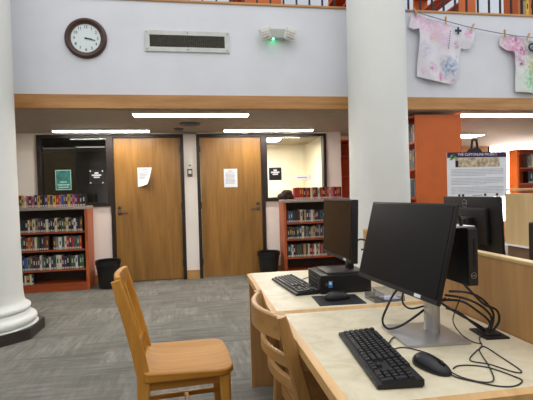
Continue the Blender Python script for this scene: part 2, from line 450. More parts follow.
# thermostats on the pier
t = thing('thermostat', 'small white wall sensor between the doors, upper of the two', 'thermostat', (-.052, WY, 1.735))
obj('casing', B().box((0, -.012, 0), (.06, .024, .085), .006), 'white', t); obj('lower_grille', B().box((0, -.0235, -.026), (.035, .004, .015), .001), 'silver_d', t)
t = thing('thermostat', 'grey wall thermostat with a screen between the doors, lower of the two', 'thermostat', (-.055, WY, 1.595))
obj('casing', B().box((0, -.014, 0), (.075, .028, .12), .006), 'silver_d', t); obj('display', B().box((.002, -.029, .012), (.045, .003, .05), .001), 'white', t)

# ------------------------------------------------------------------ columns
def column(cx, label):
    cy = 4.45
    t = thing('column', label, 'column', (cx, cy, 0))
    shaft = [(.325, .40), (.318, .8), (.309, 1.6), (.303, 3.0), (.300, 5.6)]
    obj('shaft', B().lathe(shaft, seg=72), 'column', t, True)
    prof = [(.448, .10)]
    def torus(zc, rc, r, a0=-90, a1=90):
        for k in range(9):
            a = math.radians(a0+(a1-a0)*k/8); prof.append((rc+r*math.cos(a), zc+r*math.sin(a)))
    torus(.148, .398, .040); prof.append((.391, .19)); prof.append((.383, .20)); prof.append((.378, .225))
    torus(.255, .361, .026); prof.append((.358, .285)); prof += [(.343, .30), (.333, .33), (.328, .37), (.325, .40)]
    obj('base_moulding', B().lathe(prof, seg=72), 'column', t, True)
    ap = .462; R = ap/math.cos(PI/8)
    poly = [(R*math.cos(PI/8+k*PI/4), R*math.sin(PI/8+k*PI/4)) for k in range(8)]
    obj('plinth', B().prism(poly, 0, .10, 'Z'), 'plinth', t)
column(-1.960, 'tall round white column on a dark octagonal plinth at the left edge')
column(1.955, 'tall round white column between the balcony clock and the hanging shirts')

# ------------------------------------------------------------------ clock
t = thing('wall_clock', 'round brown framed wall clock on the balcony front', 'clock', (-1.075, BY, 2.94))
prof = [(.150, 0), (.212, 0), (.214, .012), (.205, .03), (.190, .038), (.175, .034), (.165, .022), (.157, .02), (.150, .018)]
obj('case_ring', B().lathe(prof, seg=64, axis='Y', close=True), 'clockwood', t, True)
obj('dial', B().lathe([(.156, 0), (.156, .010)], seg=64, axis='Y'), 'clockface', t)
for k in range(1, 13):
    nb = bmesh.new()
    me = text_mesh(str(k), .042, .0005); a = math.radians(90-30*k)
    me.transform(Matrix.Translation((.118*math.cos(a), -.0115, .118*math.sin(a))) @ Matrix.Rotation(PI/2, 4, 'X')); nb.from_mesh(me); bpy.data.meshes.remove(me)
    b = B(); b.bm.free(); b.bm = nb; obj('numeral', b, 'inkd', t)
def hand(name, ang, L, w, y):
    a = math.radians(90-ang); b = B().box((L/2-.012, 0, 0), (L, .002, w), 0, None)
    o = obj(name, b, 'inkd', t, loc=(0, y, 0), rot=(0, -a, 0))
hand('hour_hand', 98.5, .075, .012, -.0135); hand('minute_hand', 103, .108, .007, -.016)
obj('hub', B().cyl((0, -.018, 0), (0, -.010, 0), .008), 'inkd', t)

# vent
t = thing('wall_vent', 'long rectangular metal air vent on the balcony front', 'vent', (-.022, BY, 2.935))
W_, H_ = .905, .228
b = B()
fr = .05
b.box((0, -.008, H_/2-fr/2), (W_, .016, fr), .003); b.box((0, -.008, -H_/2+fr/2), (W_, .016, fr), .003)
b.box((-W_/2+fr/2, -.008, 0), (fr, .016, H_-2*fr), .003); b.box((W_/2-fr/2, -.008, 0), (fr, .016, H_-2*fr), .003)
obj('frame', b, 'vent', t)
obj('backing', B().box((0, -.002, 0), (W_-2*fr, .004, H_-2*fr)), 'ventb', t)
b = B()
for k in range(9): b.box((0, -.008, -.055+k*.0138), (W_-2*fr, .003, .007), 0, Matrix.Rotation(.5, 3, 'X'))
for k in range(38): b.box((-.39+k*.0211, -.006, 0), (.005, .004, H_-2*fr))
obj('grille', b, 'ventd', t)
b = B()
for a in (-.43, 0, .43):
    for c in (-1, 1): b.cyl((a, -.0185, c*.09), (a, -.015, c*.09), .006)
obj('screws', b, 'silver_d', t)

# emergency light
t = thing('emergency_light', 'twin headed emergency light with a green indicator on the balcony front', 'emergency light', (.965, BY, 3.035))
obj('battery_case', B().box((0, -.035, .0), (.21, .07, .11), .012), 'em_body', t)
obj('indicator_lamp', B().ball((-.045, -.055, -.058), .009), 'green_led', t)
for s in (-1, 1):
    hd = B(); r = Matrix.Rotation(s*.35, 3, 'Y') @ Matrix.Rotation(.25, 3, 'X')
    hd.box((s*.14, -.085, -.012), (.115, .065, .13), .016, r)
    o = obj('lamp_head', hd, 'white', t, True)
    l = B()
    for k in range(4): l.box((s*.14, -.121, -.053+k*.027), (.10, .012, .018), .004, r)
    obj('ribbed_lens', l, 'lamp_glass', o, True)
    obj('lamp_neck', B().cyl((s*.09, -.04, .03), (s*.12, -.055, .03), .014), 'em_body', t)

# ------------------------------------------------------------------ balcony railing
t = thing('balcony_railing', 'dark railing of thin upright bars on top of the balcony front', 'railing', (0, 4.98, 3.385))
obj('top_rail', B().box((2, 0, .93), (12, .06, .05), .01), 'oak', t)
bmesh_b = None
k = 0; x = -3.99
while x < 6.3:
    if bmesh_b is None: bmesh_b = B().box((0, 0, .46), (.02, .02, .92), .002).mesh('baluster', 'baluster')
    obj('baluster', bmesh_b, None, t, loc=(x+.000, 0, 0)); x += .1535

# ------------------------------------------------------------------ ceiling lights
def strip(x0, x1, y0, y1, label, group=None, st=45):
    t = thing('ceiling_light', label, 'ceiling light', ((x0+x1)/2, (y0+y1)/2, CZ), 0, group)
    L, Wd = x1-x0, y1-y0
    b = B(); b.box((0, -Wd/2+.012, -.012), (L, .024, .024), .002); b.box((0, Wd/2-.012, -.012), (L, .024, .024), .002)
    b.box((-L/2+.008, 0, -.012), (.016, Wd-.048, .024), .002); b.box((L/2-.008, 0, -.012), (.016, Wd-.048, .024), .002)
    obj('housing', b, 'white', t)
    m = 'tube_%g' % st
    if m not in M: M[m] = emit('warm_white_light_panel', 'fffaf0', st)
    obj('diffuser', B().box((0, 0, -.018), (L-.032, Wd-.048, .026), .006), m, t)
strip(-.66, .66, 5.03, 5.21, 'long glowing ceiling strip light just behind the oak beam, above the doors')
strip(-1.88, -.59, 6.31, 6.45, 'glowing ceiling strip light in front of the left door and dark window')
strip(.44, 1.78, 6.31, 6.45, 'glowing ceiling strip light in front of the right door and lit window')
strip(3.30, 4.9, 5.0, 5.2, 'long glowing ceiling strip light above the orange bookcase end')
strip(3.7, 5.06, 6.98, 7.45, 'broad glowing ceiling light deeper in, right of the orange bookcase end', st=45)
strip(-2.07, -1.56, 8.3, 8.38, 'small dim glowing strip added inside the dark office for the streak in its glass', st=1.3)  # added emitter that supplies the bright streak in the dark window
strip(.55, 1.5, 7.35, 7.75, 'broad ceiling light inside the lit office', st=80)
for x, y, r, l in ((-.03, 5.86, .14, 'larger dark round ceiling diffuser above the left door'), (-.19, 6.3, .07, 'smaller dark round ceiling fitting beside the diffuser')):
    t = thing('ceiling_diffuser', l, 'ceiling vent', (x, y, CZ))
    obj('rim', B().lathe([(r*.55, -.0), (r, -.0), (r, -.012), (r*.9, -.022), (r*.6, -.016)], seg=32, close=True), 'silver_d', t, True)
    obj('core', B().lathe([(r*.5, -.001), (r*.5, -.02), (r*.2, -.03)], seg=24), 'silver_d', t, True)

# ------------------------------------------------------------------ books
PAL = {'navy': '1f2a4a', 'black': '1b1a1d', 'maroon': '5a1d24', 'red': 'a62a26', 'cream': 'cfc4a4', 'white': 'd8d6cf', 'green': '2f5a3d',
       'teal': '2a6168', 'yellow': 'd9b32a', 'purple': '4f3168', 'blue': '2c5a9a', 'brown': '5a3a28', 'orange': 'c8662a', 'grey': '75757a', 'pink': 'c0657f', 'tan': 'a78a5c'}
for k, v in PAL.items(): M['book_'+k] = plain(k+'_book_cover', v, .45, var=.12, scale=30)
M['pages'] = plain('book_pages', 'd8cfb8', .85, var=.05, scale=90)
M['label'] = plain('white_spine_label', 'c9c5ba', .7, var=.02)
ORD = ['first', 'second', 'third', 'fourth', 'fifth', 'sixth', 'seventh', 'eighth', 'ninth', 'tenth', 'eleventh', 'twelfth', 'thirteenth', 'fourteenth', 'fifteenth',
       'sixteenth', 'seventeenth', 'eighteenth', 'nineteenth', 'twentieth', 'twenty-first', 'twenty-second', 'twenty-third', 'twenty-fourth', 'twenty-fifth',
       'twenty-sixth', 'twenty-seventh', 'twenty-eighth', 'twenty-ninth', 'thirtieth', 'thirty-first', 'thirty-second', 'thirty-third', 'thirty-fourth', 'thirty-fifth', 'thirty-sixth', 'thirty-seventh', 'thirty-eighth', 'thirty-ninth', 'fortieth']
def book_mesh(w, h, d, col, lab=True):
    b = B()                               # spine faces -Y, origin at the foot of the spine's left edge
    b.mi = 0; t = .0025
    b.bb(0, w, 0, t, 0, h); b.bb(0, t, t, d, 0, h); b.bb(w-t, w, t, d, 0, h)
    b.mi = 1; b.bb(t, w-t, t, d-.004, .004, h-.005)
    if lab: b.mi = 2; b.bb(.004, w-.004, -.0012, 0, .006, .030)
    b.mi = 3
    q = (w*91.7+h*57.3) % 1
    if q > .35: b.bb(w*.3, w*.7, -.0008, 0, h*(.3+.2*q), h*(.55+.3*q))
    return b.mesh('book', ['book_'+col, 'pages', 'label', 'label' if col in ('navy', 'black', 'maroon', 'purple', 'green') else 'book_yellow' if col in ('red', 'brown', 'blue') else 'book_black'])
def book_row(x0, x1, y, z, where, group, cols, hr=(.19, .23), wr=(.022, .042), rnd=None, right=True, gaps=(), rotz=0, depth=.15, lab=True):
    """a row from x0 to x1 (local x); counted from its right or left end for the labels"""
    rnd = rnd or random.Random(int(abs(x0*100)+z*1000)); items = []; x = x0
    while x < x1-.015:
        w = rnd.uniform(*wr); w = min(w, x1-x)
        if any(a < x < b for a, b in gaps): x += .02; continue
        items.append((x, w, rnd.uniform(*hr), rnd.choice(cols))); x += w+.0012
    n = len(items)
    for i, (x, w, h, c) in enumerate(items):
        me = book_mesh(w, h, depth*rnd.uniform(.85, 1), c, lab)
        q = Vector((x, 0, 0)); q.rotate(Matrix.Rotation(rotz, 3, 'Z'))
        o = obj('book', me, None, None, loc=Vector((q.x, q.y, z)) + (Vector((0, y, 0)) if rotz == 0 else Vector(y)), rot=(0, 0, rotz))
        k = (n-1-i) if right else i
        side = 'right' if right else 'left'
        tag(o, '%s book %s, %s from the %s end' % (c, where, ORD[k], side) if k else '%s book %s, at the %s end' % (c, where, side), 'book', group)

def low_bookcase(x0, x1, label):
    yf, yb = 6.35, WY-.02
    t = thing('low_bookcase', label, 'bookcase', ((x0+x1)/2, (yf+yb)/2, 0))
    w = x1-x0; d = yb-yf; e = .04
    for s in (-1, 1): obj('side_panel', B().box((s*(w/2-e/2), 0, .555), (e, d, 1.11), .003), 'cherry_v', t)
    obj('countertop', B().box((0, -.005, 1.13), (w+.012, d+.02, .04), .006), 'grey_top', t)
    M.setdefault('caseback', plain('dark_bookcase_back', '4b4442', .7))
    obj('back_panel', B().box((0, d/2-.008, .6), (w-2*e, .014, 1.0)), 'caseback', t)
    for z in (.80, .555, .285): obj('shelf', B().box((0, -.004, z), (w-2*e, d-.02, .022), .002), 'cherry', t)
    obj('bottom_shelf', B().box((0, 0, .095), (w-2*e, d-.01, .022), .002), 'cherry', t)
    obj('kickboard', B().box((0, -d/2+.02, .042), (w-2*e, .02, .084)), 'cherry', t)
low_bookcase(-2.75, -1.455, 'low cherry wood bookcase with grey top under the dark window, left')
low_bookcase(1.29, 2.40, 'low cherry wood bookcase with grey top under the lit window, right')
mixc = ['black', 'navy', 'cream', 'white', 'maroon', 'green', 'teal', 'grey', 'brown', 'black', 'navy', 'tan']
bright = ['purple', 'red', 'cream', 'navy', 'yellow', 'black', 'purple', 'yellow', 'green', 'blue', 'maroon', 'pink', 'white']
L = 'left bookcase'
book_row(-2.45, -1.47, 6.38, 1.151, 'standing on top of the left bookcase', 'books on top of the left bookcase', bright, (.15, .172))
book_row(-2.45, -1.53, 6.38, .812, 'on the highest shelf of the left bookcase', 'books on the highest shelf of the left bookcase', mixc, (.165, .19), (.02, .038))
book_row(-2.45, -1.55, 6.38, .567, 'on the second shelf of the left bookcase', 'books on the second shelf of the left bookcase', mixc+['red'], (.165, .19), (.022, .042), gaps=((-1.98, -1.93),))
book_row(-2.45, -1.53, 6.38, .297, 'on the third shelf of the left bookcase', 'books on the third shelf of the left bookcase', mixc+['blue', 'green'], (.17, .2), (.02, .04), gaps=((-1.92, -1.89),))
book_row(-2.45, -2.18, 6.38, .107, 'on the bottom shelf of the left bookcase', 'books on the bottom shelf of the left bookcase', mixc, (.12, .15))
reds = ['red', 'maroon', 'red', 'red', 'cream', 'red', 'pink', 'maroon', 'red', 'black', 'red']
book_row(1.475, 2.20, 6.38, 1.151, 'standing on top of the right bookcase', 'books on top of the right bookcase', reds, (.172, .182), (.02, .034), right=False)
book_row(1.345, 1.95, 6.38, .812, 'on the highest shelf of the right bookcase', 'books on the highest shelf of the right bookcase', mixc+['yellow', 'blue'], (.16, .19), (.02, .038), right=False)
book_row(1.345, 1.92, 6.38, .567, 'on the second shelf of the right bookcase', 'books on the second shelf of the right bookcase', mixc+['yellow', 'white'], (.16, .2), (.02, .038), right=False)
book_row(1.345, 1.95, 6.38, .297, 'on the third shelf of the right bookcase', 'books on the third shelf of the right bookcase', mixc+['blue', 'white', 'orange', 'red'], (.165, .19), (.02, .038), right=False)
# dark plush lump on the right bookcase
b = B(); b.ball((0, 0, .075), .08, (1, .8, .95)); b.ball((-.075, -.01, .05), .055, (1.1, .9, .9)); b.ball((.03, -.03, .11), .05, (1.2, .9, .8)); b.ball((.06, -.01, .06), .05)
tag(obj('plush_toy', b, 'lump', None, True, loc=(1.365, 6.50, 1.151)), 'dark brown rounded plush lump left of the red books', 'plush toy')

# ------------------------------------------------------------------ tall orange stacks
def tall_stack(x0, x1, y0, y1, z0, h, label, zs, front=False, back=True):
    t = thing('tall_bookcase', label, 'bookcase', ((x0+x1)/2, (y0+y1)/2, z0)); w, d = x1-x0, y1-y0
    if not front:      # double sided, open towards +-X, end panels face +-Y
        for s in (-1, 1): obj('end_panel', B().box((0, s*(d/2-.015), h/2), (w, .03, h), .002), 'orange', t)
        if back: obj('divider_panel', B().box((0, 0, h/2), (.02, d-.06, h)), 'orange_s', t)
        for z in zs:
            for s in (-1, 1): obj('shelf', B().box((s*(w/4+.005), 0, z), (w/2-.012, d-.06, .025)), 'orange_s', t)
        obj('top_panel', B().box((0, 0, h-.0125), (w-.02, d-.06, .025)), 'orange_s', t)
    else:
        for s in (-1, 1): obj('end_panel', B().box((s*(w/2-.02), 0, h/2), (.04, d, h), .002), 'orange', t)
        obj('divider_panel', B().box((0, d/2-.01, h/2), (w-.08, .02, h)), 'orange_s', t)
        for z in zs: obj('shelf', B().box((0, -.01, z), (w-.08, d-.02, .025)), 'orange_s', t)
        obj('top_panel', B().box((0, -.01, h-.0125), (w-.08, d-.02, .025)), 'orange_s', t)
    return t
ZS = (.1, .45, .8, 1.15, 1.5, 1.83)
tall_stack(2.655, 3.26, 4.96, 6.6, 0, 2.16, 'tall orange bookcase end panel right of the white column', ZS)
for k, (z, wh) in enumerate(((1.163, 'middle shelf'), (1.513, 'upper shelf'), (1.843, 'top shelf'), (.813, 'lower shelf'))):
    book_row(0, .40, (2.665, 5.42, 0), z, 'on the %s behind the right column' % wh, 'books on the orange bookcase beside the column', mixc, (.2, .25), (.03, .05), rotz=-PI/2, right=True, lab=False)
tall_stack(2.345, 3.2, 6.93, 7.3, 0, 2.1, 'tall orange bookcase seen as a sliver left of the white column', ZS, True)
tall_stack(6.08, 7.9, 7.5, 7.72, 0, 1.96, 'far orange bookcase in front of the bright window', (.1, .45, .9, 1.3, 1.6), True)
book_row(6.34, 7.1, 7.53, 1.613, 'on the top shelf of the far orange bookcase', 'books on the far orange bookcase', ['black', 'cream', 'green', 'navy', 'white', 'grey'], (.22, .28), (.03, .05), right=False)
book_row(6.34, 7.1, 7.53, 1.313, 'on the second shelf of the far orange bookcase', 'books on the far orange bookcase', ['black', 'green', 'navy', 'grey', 'brown'], (.2, .25), (.03, .05), right=False)
# upper storey
US = (.1, .45, .8, 1.15, 1.5, 1.85)
tall_stack(.85, 1.46, 6.9, 9.5, 3.2, 2.2, 'orange bookcase end upstairs above the emergency light', US, back=False)
tall_stack(2.55, 3.1, 6.9, 7.9, 3.2, 2.2, 'orange bookcase upstairs just left of the column top', US, back=False)
tall_stack(4.45, 4.75, 6.75, 8.3, 3.2, 2.2, 'open orange bookcase upstairs above the pink and blue shirt', US, back=False)
tall_stack(5.5, 7.2, 6.7, 7.05, 3.2, 2.0, 'orange display bookcase upstairs above the green shirt', (.1, .5, .95, 1.35, 1.7), True)
for z, wh in ((4.163, 'lower'), (4.563, 'upper')):
    book_row(5.55, 7.15, 6.72, z, 'on the %s upstairs display shelf' % wh, 'books on the upstairs display', ['orange', 'yellow', 'green', 'white', 'white', 'red', 'teal', 'cream', 'black', 'tan'], (.24, .3), (.05, .16), right=False, lab=False)

# ------------------------------------------------------------------ bins
def bin_(x, y, label, h=.385, r=.165):
    t = thing('waste_bin', label, 'waste bin', (x, y, 0), group='black waste bins')
    prof = [(r*.74, .002), (r*.76, .006), (r*.985, h-.02)]
    inner = [(r*.97, h-.02), (r*.73, .012)]
    obj('bucket', B().lathe(prof+inner, seg=40), 'bin', t, True)
    obj('rim', B().lathe([(r*.965, h-.03), (r*1.02, h-.03), (r*1.03, h-.022), (r*1.03, h-.004), (r*1.0, h), (r*.965, h-.004)], seg=40, close=True), 'bin', t, True)
    M.setdefault('linerbag', plain('black_liner_bag', '141416', .3))
    obj('liner_bag', B().lathe([(r*.95, h-.12), (r*.957, h-.002), (r*1.045, h+.004), (r*1.06, h-.05), (r*1.04, h-.052), (r*1.035, h-.008)], seg=40, close=True), 'linerbag', t, True)
bin_(-1.215, 6.42, 'round black waste bin between the left bookcase and the left door')
bin_(1.072, 6.50, 'round black waste bin between the right door and the right bookcase')

# ------------------------------------------------------------------ shirts on a line
def shirt(name, pts, mat, label, x0, z0):
    from mathutils.geometry import delaunay_2d_cdt
    P = [(x-x0, z-z0) for x, z in pts]; n = len(P); edge = []
    for i in range(n):
        a, c = Vector(P[i]), Vector(P[(i+1) % n]); m = max(1, int((c-a).length/.035))
        edge += [a.lerp(c, k/m) for k in range(m)]
    def inside(x, z):
        r = False
        for i in range(n):
            (xa, za), (xb, zb) = P[i], P[(i+1) % n]
            if (za > z) != (zb > z) and x < (xb-xa)*(z-za)/(zb-za)+xa: r = not r
        return r
    grid = [Vector((x*.03, z*.03)) for x in range(-20, 21) for z in range(-20, 21) if inside(x*.03, z*.03) and min((Vector((x*.03, z*.03))-e).length for e in edge) > .018]
    ne = len(edge)
    V, _, F, _, _, _ = delaunay_2d_cdt(edge+grid, [(i, (i+1) % ne) for i in range(ne)], [], 1, 1e-5)
    bm = bmesh.new(); vs = []
    for v in V:
        x, z = v.x, v.y
        y = -.010*math.sin(x*20+z*6)-.022*noise.noise(Vector((x*5, 3, z*5)))-.02*max(0, -z)*.6
        vs.append(bm.verts.new((x, y, z)))
    for f in F: bm.faces.new([vs[i] for i in f])
    bmesh.ops.recalc_face_normals(bm, faces=bm.faces)
    bmesh.ops.solidify(bm, geom=bm.faces[:], thickness=.006)
    b = B(); b.bm.free(); b.bm = bm
    t = thing('hanging_shirt', label, 't-shirt', (x0, 4.855, z0))
    obj('cloth', b, mat, t, True); return t
s1 = [(2.585, 3.325), (2.545, 3.165), (2.60, 3.135), (2.66, 3.145), (2.668, 3.05), (2.65, 2.80), (2.638, 2.59), (2.85, 2.535), (3.092, 2.505), (3.155, 2.70), (3.222, 2.945), (3.25, 2.925), (3.325, 2.935),
      (3.365, 3.05), (3.40, 3.155), (3.28, 3.18), (3.22, 3.165), (3.14, 3.20), (3.06, 3.215), (2.985, 3.23), (2.88, 3.255), (2.75, 3.29), (2.63, 3.34)]
pk, pu, bl = 'd06aa8', 'a98fc4', '6f93b8'
M['dye1'] = dye('pink_blue_tie_dye', [(-.20, .30, .20, 'dba6c8', .8), (.0, .22, .20, 'e3b2cf', .7), (-.10, .1, .07, 'e38f80', .5), (-.2, -.05, .12, 'b7a6cc', .6), (.05, .05, .14, 'd9b8d4', .6), (.10, -.24, .15, '6d8fb6', .95), (-.12, -.25, .08, 'c2599f', .8),
      (.0, -.37, .07, 'cf5a9c', .8), (.16, -.42, .05, 'cc3f88', .9), (.2, .02, .06, 'b566a8', .8), (.21, -.10, .05, '83b5a6', .8), (.36, .15, .07, 'd47fb0', .8), (-.31, .35, .05, 'c478b4', .7), (-.22, -.30, .05, 'e0a0c0', .7)])
t1 = shirt('hanging_shirt', s1, 'dye1', 'white t-shirt dyed pink and blue, pegged to the clothesline', 2.95, 2.95)
M['navyprint'] = plain('navy_print', '2a3558', .8)
b = B(); b.box((.205, -.035, .18), (.085, .003, .026), 0, Matrix.Identity(3)); b.box((.205, -.036, .18), (.024, .003, .085))
obj('cross_print', b, 'navyprint', t1)
b = B()
for k in range(8): b.box((.105-.004*k, -.034, .17-.028*k), (.008, .004, .014))
obj('dotted_placket', b, 'navyprint', t1)
s2 = [(3.745, 3.11), (3.733, 2.99), (3.815, 2.925), (3.905, 2.905), (3.93, 2.70), (3.932, 2.425), (4.2, 2.40), (4.47, 2.43), (4.47, 2.70), (4.50, 2.91), (4.60, 2.93), (4.67, 3.0), (4.65, 3.11), (4.50, 3.09), (4.33, 3.10), (4.28, 3.06), (4.2, 3.045), (4.12, 3.05), (4.06, 3.09), (3.90, 3.10)]
M['dye2'] = dye('pink_green_tie_dye', [(-.25, .18, .24, 'd58ab8', .9), (-.36, .22, .12, 'e0a5c8', .8), (-.17, .14, .07, 'a83c80', .8), (-.19, -.02, .07, '9c3276', .95), (-.28, .25, .06, 'b04a90', .9), (.02, .18, .16, '49766a', .9), (.0, -.05, .15, 'b3a660', .8), (-.02, -.25, .22, '86c08c', .9), (.2, .0, .3, '9ccf9a', .7), (.35, .2, .2, 'd58ab8', .8)], 'dfe3e0')
t2 = shirt('hanging_shirt', s2, 'dye2', 'white t-shirt dyed pink and green at the right edge, pegged to the clothesline', 4.2, 2.79)
b = B()
for s in (-1, 1):
    b.lathe([(.032, 0), (.05, 0), (.05, .004), (.032, .004)], (s*.062-.0, -.034, .17), 20, 'Y', True)
b.box((0, -.036, .18), (.03, .004, .012))
obj('glasses_print', b, 'inkd', t2)
rope = [(2.40, 4.86, 3.36), (2.61, 4.83, 3.335), (3.0, 4.83, 3.245), (3.345, 4.83, 3.175), (3.77, 4.83, 3.115), (4.12, 4.83, 3.085), (4.6, 4.83, 3.10), (5.1, 4.86, 3.2)]
tag(obj('clothesline', B().tube(rope, .005), 'rope', None, True), 'thin grey blue clothesline strung across the balcony front', 'clothesline')
pegl = [(2.612, 3.338, .5, 'clothespin at the left shoulder of the pink and blue shirt'), (3.0, 3.25, .05, 'clothespin at the collar of the pink and blue shirt'), (3.345, 3.18, -.45, 'clothespin at the right sleeve of the pink and blue shirt'),
        (3.775, 3.12, .1, 'clothespin at the left sleeve of the pink and green shirt'), (4.09, 3.09, -.45, 'clothespin at the collar of the pink and green shirt')]
for x, z, a, l in pegl:
    b = B(); b.box((0, -.006, 0), (.014, .008, .085), .002, Matrix.Rotation(.08, 3, 'X')); b.box((0, .006, 0), (.014, .008, .085), .002, Matrix.Rotation(-.08, 3, 'X'))
    t = thing('clothespin', l, 'clothespin', (x, 4.822, z), 0, 'clothespins on the line'); t.rotation_euler = (0, -a, 0)
    obj('wooden_jaws', b, 'peg', t); obj('spring', B().cyl((-.01, 0, -.004), (.01, 0, -.004), .006), 'silver_d', t)

# ------------------------------------------------------------------ desks
DX0, DX1 = .345, 1.09
def desk(y0, y1, label, mirror=False, near_panel=True, far_panel=True, x0=DX0):
    w, d = y1-y0, DX1-x0
    cx = (x0+DX1)/2 if not mirror else 1.135+d/2
    t = thing('study_desk', label, 'desk', (cx, (y0+y1)/2, 0)); s = -1 if not mirror else 1   # s: direction of the user edge
    e = .022; r = .010
    # top: rounded user-side corners
    def outline(ins):
        hw, hd = w/2-ins, d/2; out = []
        xb = -s*(hd); xf = s*(hd-ins)
        out += [(xb, -hw), ]
        for k in range(7):
            a = k/6*PI/2; out.append((xf-s*r+s*r*math.sin(a), -hw+r-r*math.cos(a)))
        for k in range(7):
            a = k/6*PI/2; out.append((xf-s*r+s*r*math.cos(a), hw-r+r*math.sin(a)))
        out += [(xb, hw)]
        return out
    o1 = outline(0); o2 = outline(e)
    b = B(); n = len(o1)
    va = [[b.bm.verts.new((x, y, z)) for x, y in o] for o, z in ((o2, .740), (o1, .733), (o1, .700), (o2, .700))]
    for A, Bq in zip(va[:-1], va[1:]):
        for k in range(n-1): b.bm.faces.new((A[k], A[k+1], Bq[k+1], Bq[k]))
    obj('edge_band', b, 'deskedge', t)
    obj('desktop', B().prism(o2, .705, .7402, 'Z'), 'laminate', t)
    if far_panel: obj('end_panel', B().box((-s*.004, w/2-.040, .35), (d-.012, .03, .70), .002), 'panel', t)
    if near_panel: obj('end_panel', B().box((.0, -w/2+.045, .35), (d-.03, .03, .70), .003), 'panel', t)
    if not far_panel: obj('support_panel', B().box((-s*.25, w/2-.03, .35), (.24, .03, .70), .003), 'panel', t)
    obj('modesty_panel', B().box((-s*(d/2-.03), 0, .45), (.02, w-.13, .48), .002), 'panel', t)
    return t
desk(.998, 1.882, 'nearest oak edged study desk with cream top under the big tilted monitor', far_panel=False)
desk(1.888, 2.89, 'farther oak edged study desk with cream top, holding the flat black computer', near_panel=False, x0=.325)
desk(.985, 1.882, 'study desk just across the divider, under the back turned monitor', mirror=True, far_panel=False)
desk(1.888, 2.80, 'study desk across the divider, farther end of the facing row', mirror=True, near_panel=False)
t = thing('desk_divider', 'long oak divider panel running between the two rows of desks', 'divider', (1.1125, 1.86, 0))
obj('panel', B().box((0, 0, .50), (.034, 1.82, 1.0), .002), 'panel', t)
obj('cap_strip', B().box((0, 0, 1.005), (.040, 1.826, .014), .004), 'panel_light', t)
t = thing('cable_grommet', 'flat black cable pass through plate on the nearest desk', 'cable plate', (1.022, 1.415, .7405), -.1)
obj('plate', B().box((0, 0, .003), (.085, .115, .006), .002), 'black', t)
obj('brush_slot', B().box((0, 0, .008), (.05, .07, .006), .002), 'key', t)

# counter far right
t = thing('service_counter', 'pale maple counter front with white ledge at the right edge', 'counter', (2.86, 2.1, 0))
obj('upper_panel', B().box((0, 0, .965), (.04, 3.14, .465), .002), 'panel_light', t)
obj('ledge', B().box((-.01, 0, .728), (.06, 3.15, .012), .003), 'paper', t)
obj('lower_panel', B().box((.01, 0, .361), (.03, 3.12, .722), .002), 'panel_dark', t)
t = thing('reading_table', 'tan reading table far beyond the poster, near the bright window', 'table', (5.55, 7.0, 0))
obj('tabletop', B().box((0, 0, 1.2), (1.0, .6, .035), .006), 'table_tan', t)
for a in (-1, 1):
    for c in (-1, 1): obj('leg', B().box((a*.44, c*.24, .59), (.05, .05, 1.185), .004), 'cherry_v', t)

# ------------------------------------------------------------------ computers
def dell_mark(parent, loc, rot, r, mat='white', name='maker_mark'):
    me = bmesh.new()
    b = B(); b.lathe([(r*.88, 0), (r, 0), (r, .0012), (r*.88, .0012)], seg=32, axis='Y', close=True)
    tm = text_mesh('DELL', r*.72, .0005); tm.transform(Matrix.Translation((0, -.0008, 0)) @ Matrix.Rotation(PI/2, 4, 'X'))
    b.bm.from_mesh(tm); bpy.data.meshes.remove(tm); me.free()
    for f in b.bm.faces: f.material_index = 0
    return obj(name, b, mat, parent, loc=loc, rot=rot)

def monitor(label, c, yaw, tilt, W, H, screen, base_c, base_z, base_mat, col_mat, base_size=(.21, .22), sticker=True, name='monitor', backlogo=False, column_x=.09, base_rot=0, slab=.015, mark=True):
    """local frame: screen faces -X, width along Y; root at the foot"""
    root = thing(name, label, 'monitor', (base_c[0], base_c[1], base_z), -yaw)
    rel = Vector((c[0]-base_c[0], c[1]-base_c[1], c[2]-base_z)); rel.rotate(Matrix.Rotation(yaw, 3, 'Z'))
    R = Matrix.Rotation(tilt, 3, 'Y')
    def tr(b):
        bmesh.ops.rotate(b.bm, verts=b.bm.verts, cent=(0, 0, 0), matrix=R); bmesh.ops.translate(b.bm, verts=b.bm.verts, vec=rel); return b
    hb = B(); hb.box((slab/2+.0005, 0, 0), (slab, W, H), .003); hb.box((.026, 0, 0), (.026, W*.66, H*.62), .010)
    obj('housing', tr(hb), 'black', root, True)
    sb = B().box((-.0002, 0, .006), (.003, W-.014, H-.026), .0005); obj('screen', tr(sb), screen, root)
    bz = B(); z = -H/2+.008
    bz.box((.0005, 0, z), (.004, W-.002, .014), .001); obj('lower_bezel', tr(bz), 'key', root)
    if sticker: obj('sticker', tr(B().box((-.0025, -W*.31, -H/2+.010), (.002, .035, .011))), 'paper', root)
    if backlogo:
        o = dell_mark(root, (0, 0, 0), (0, 0, 0), .022, 'silver')
        o.data.transform(Matrix.Translation(rel) @ R.to_4x4() @ Matrix.Translation((.0165, -.04, H*.38)) @ Matrix.Rotation(PI/2, 4, 'Z'))
    # neck + column + base
    top = rel+Vector((column_x, 0, .03)); 
    obj('pivot_bracket', B().box((rel.x+.045+(column_x-.045)/2, 0, rel.z), (max(.02, column_x-.03), .10, .09), .008), 'black', root, True)
    obj('column', B().box((rel.x+column_x, 0, (rel.z+.03)/2+.004), (.034, .060, rel.z+.04), .012), col_mat, root, True)
    obj('base_plate', B().box((-.004, 0, .005), (base_size[0], base_size[1], .009), .002, Matrix.Rotation(base_rot, 3, 'Z')), base_mat, root, True)
    return root, rel
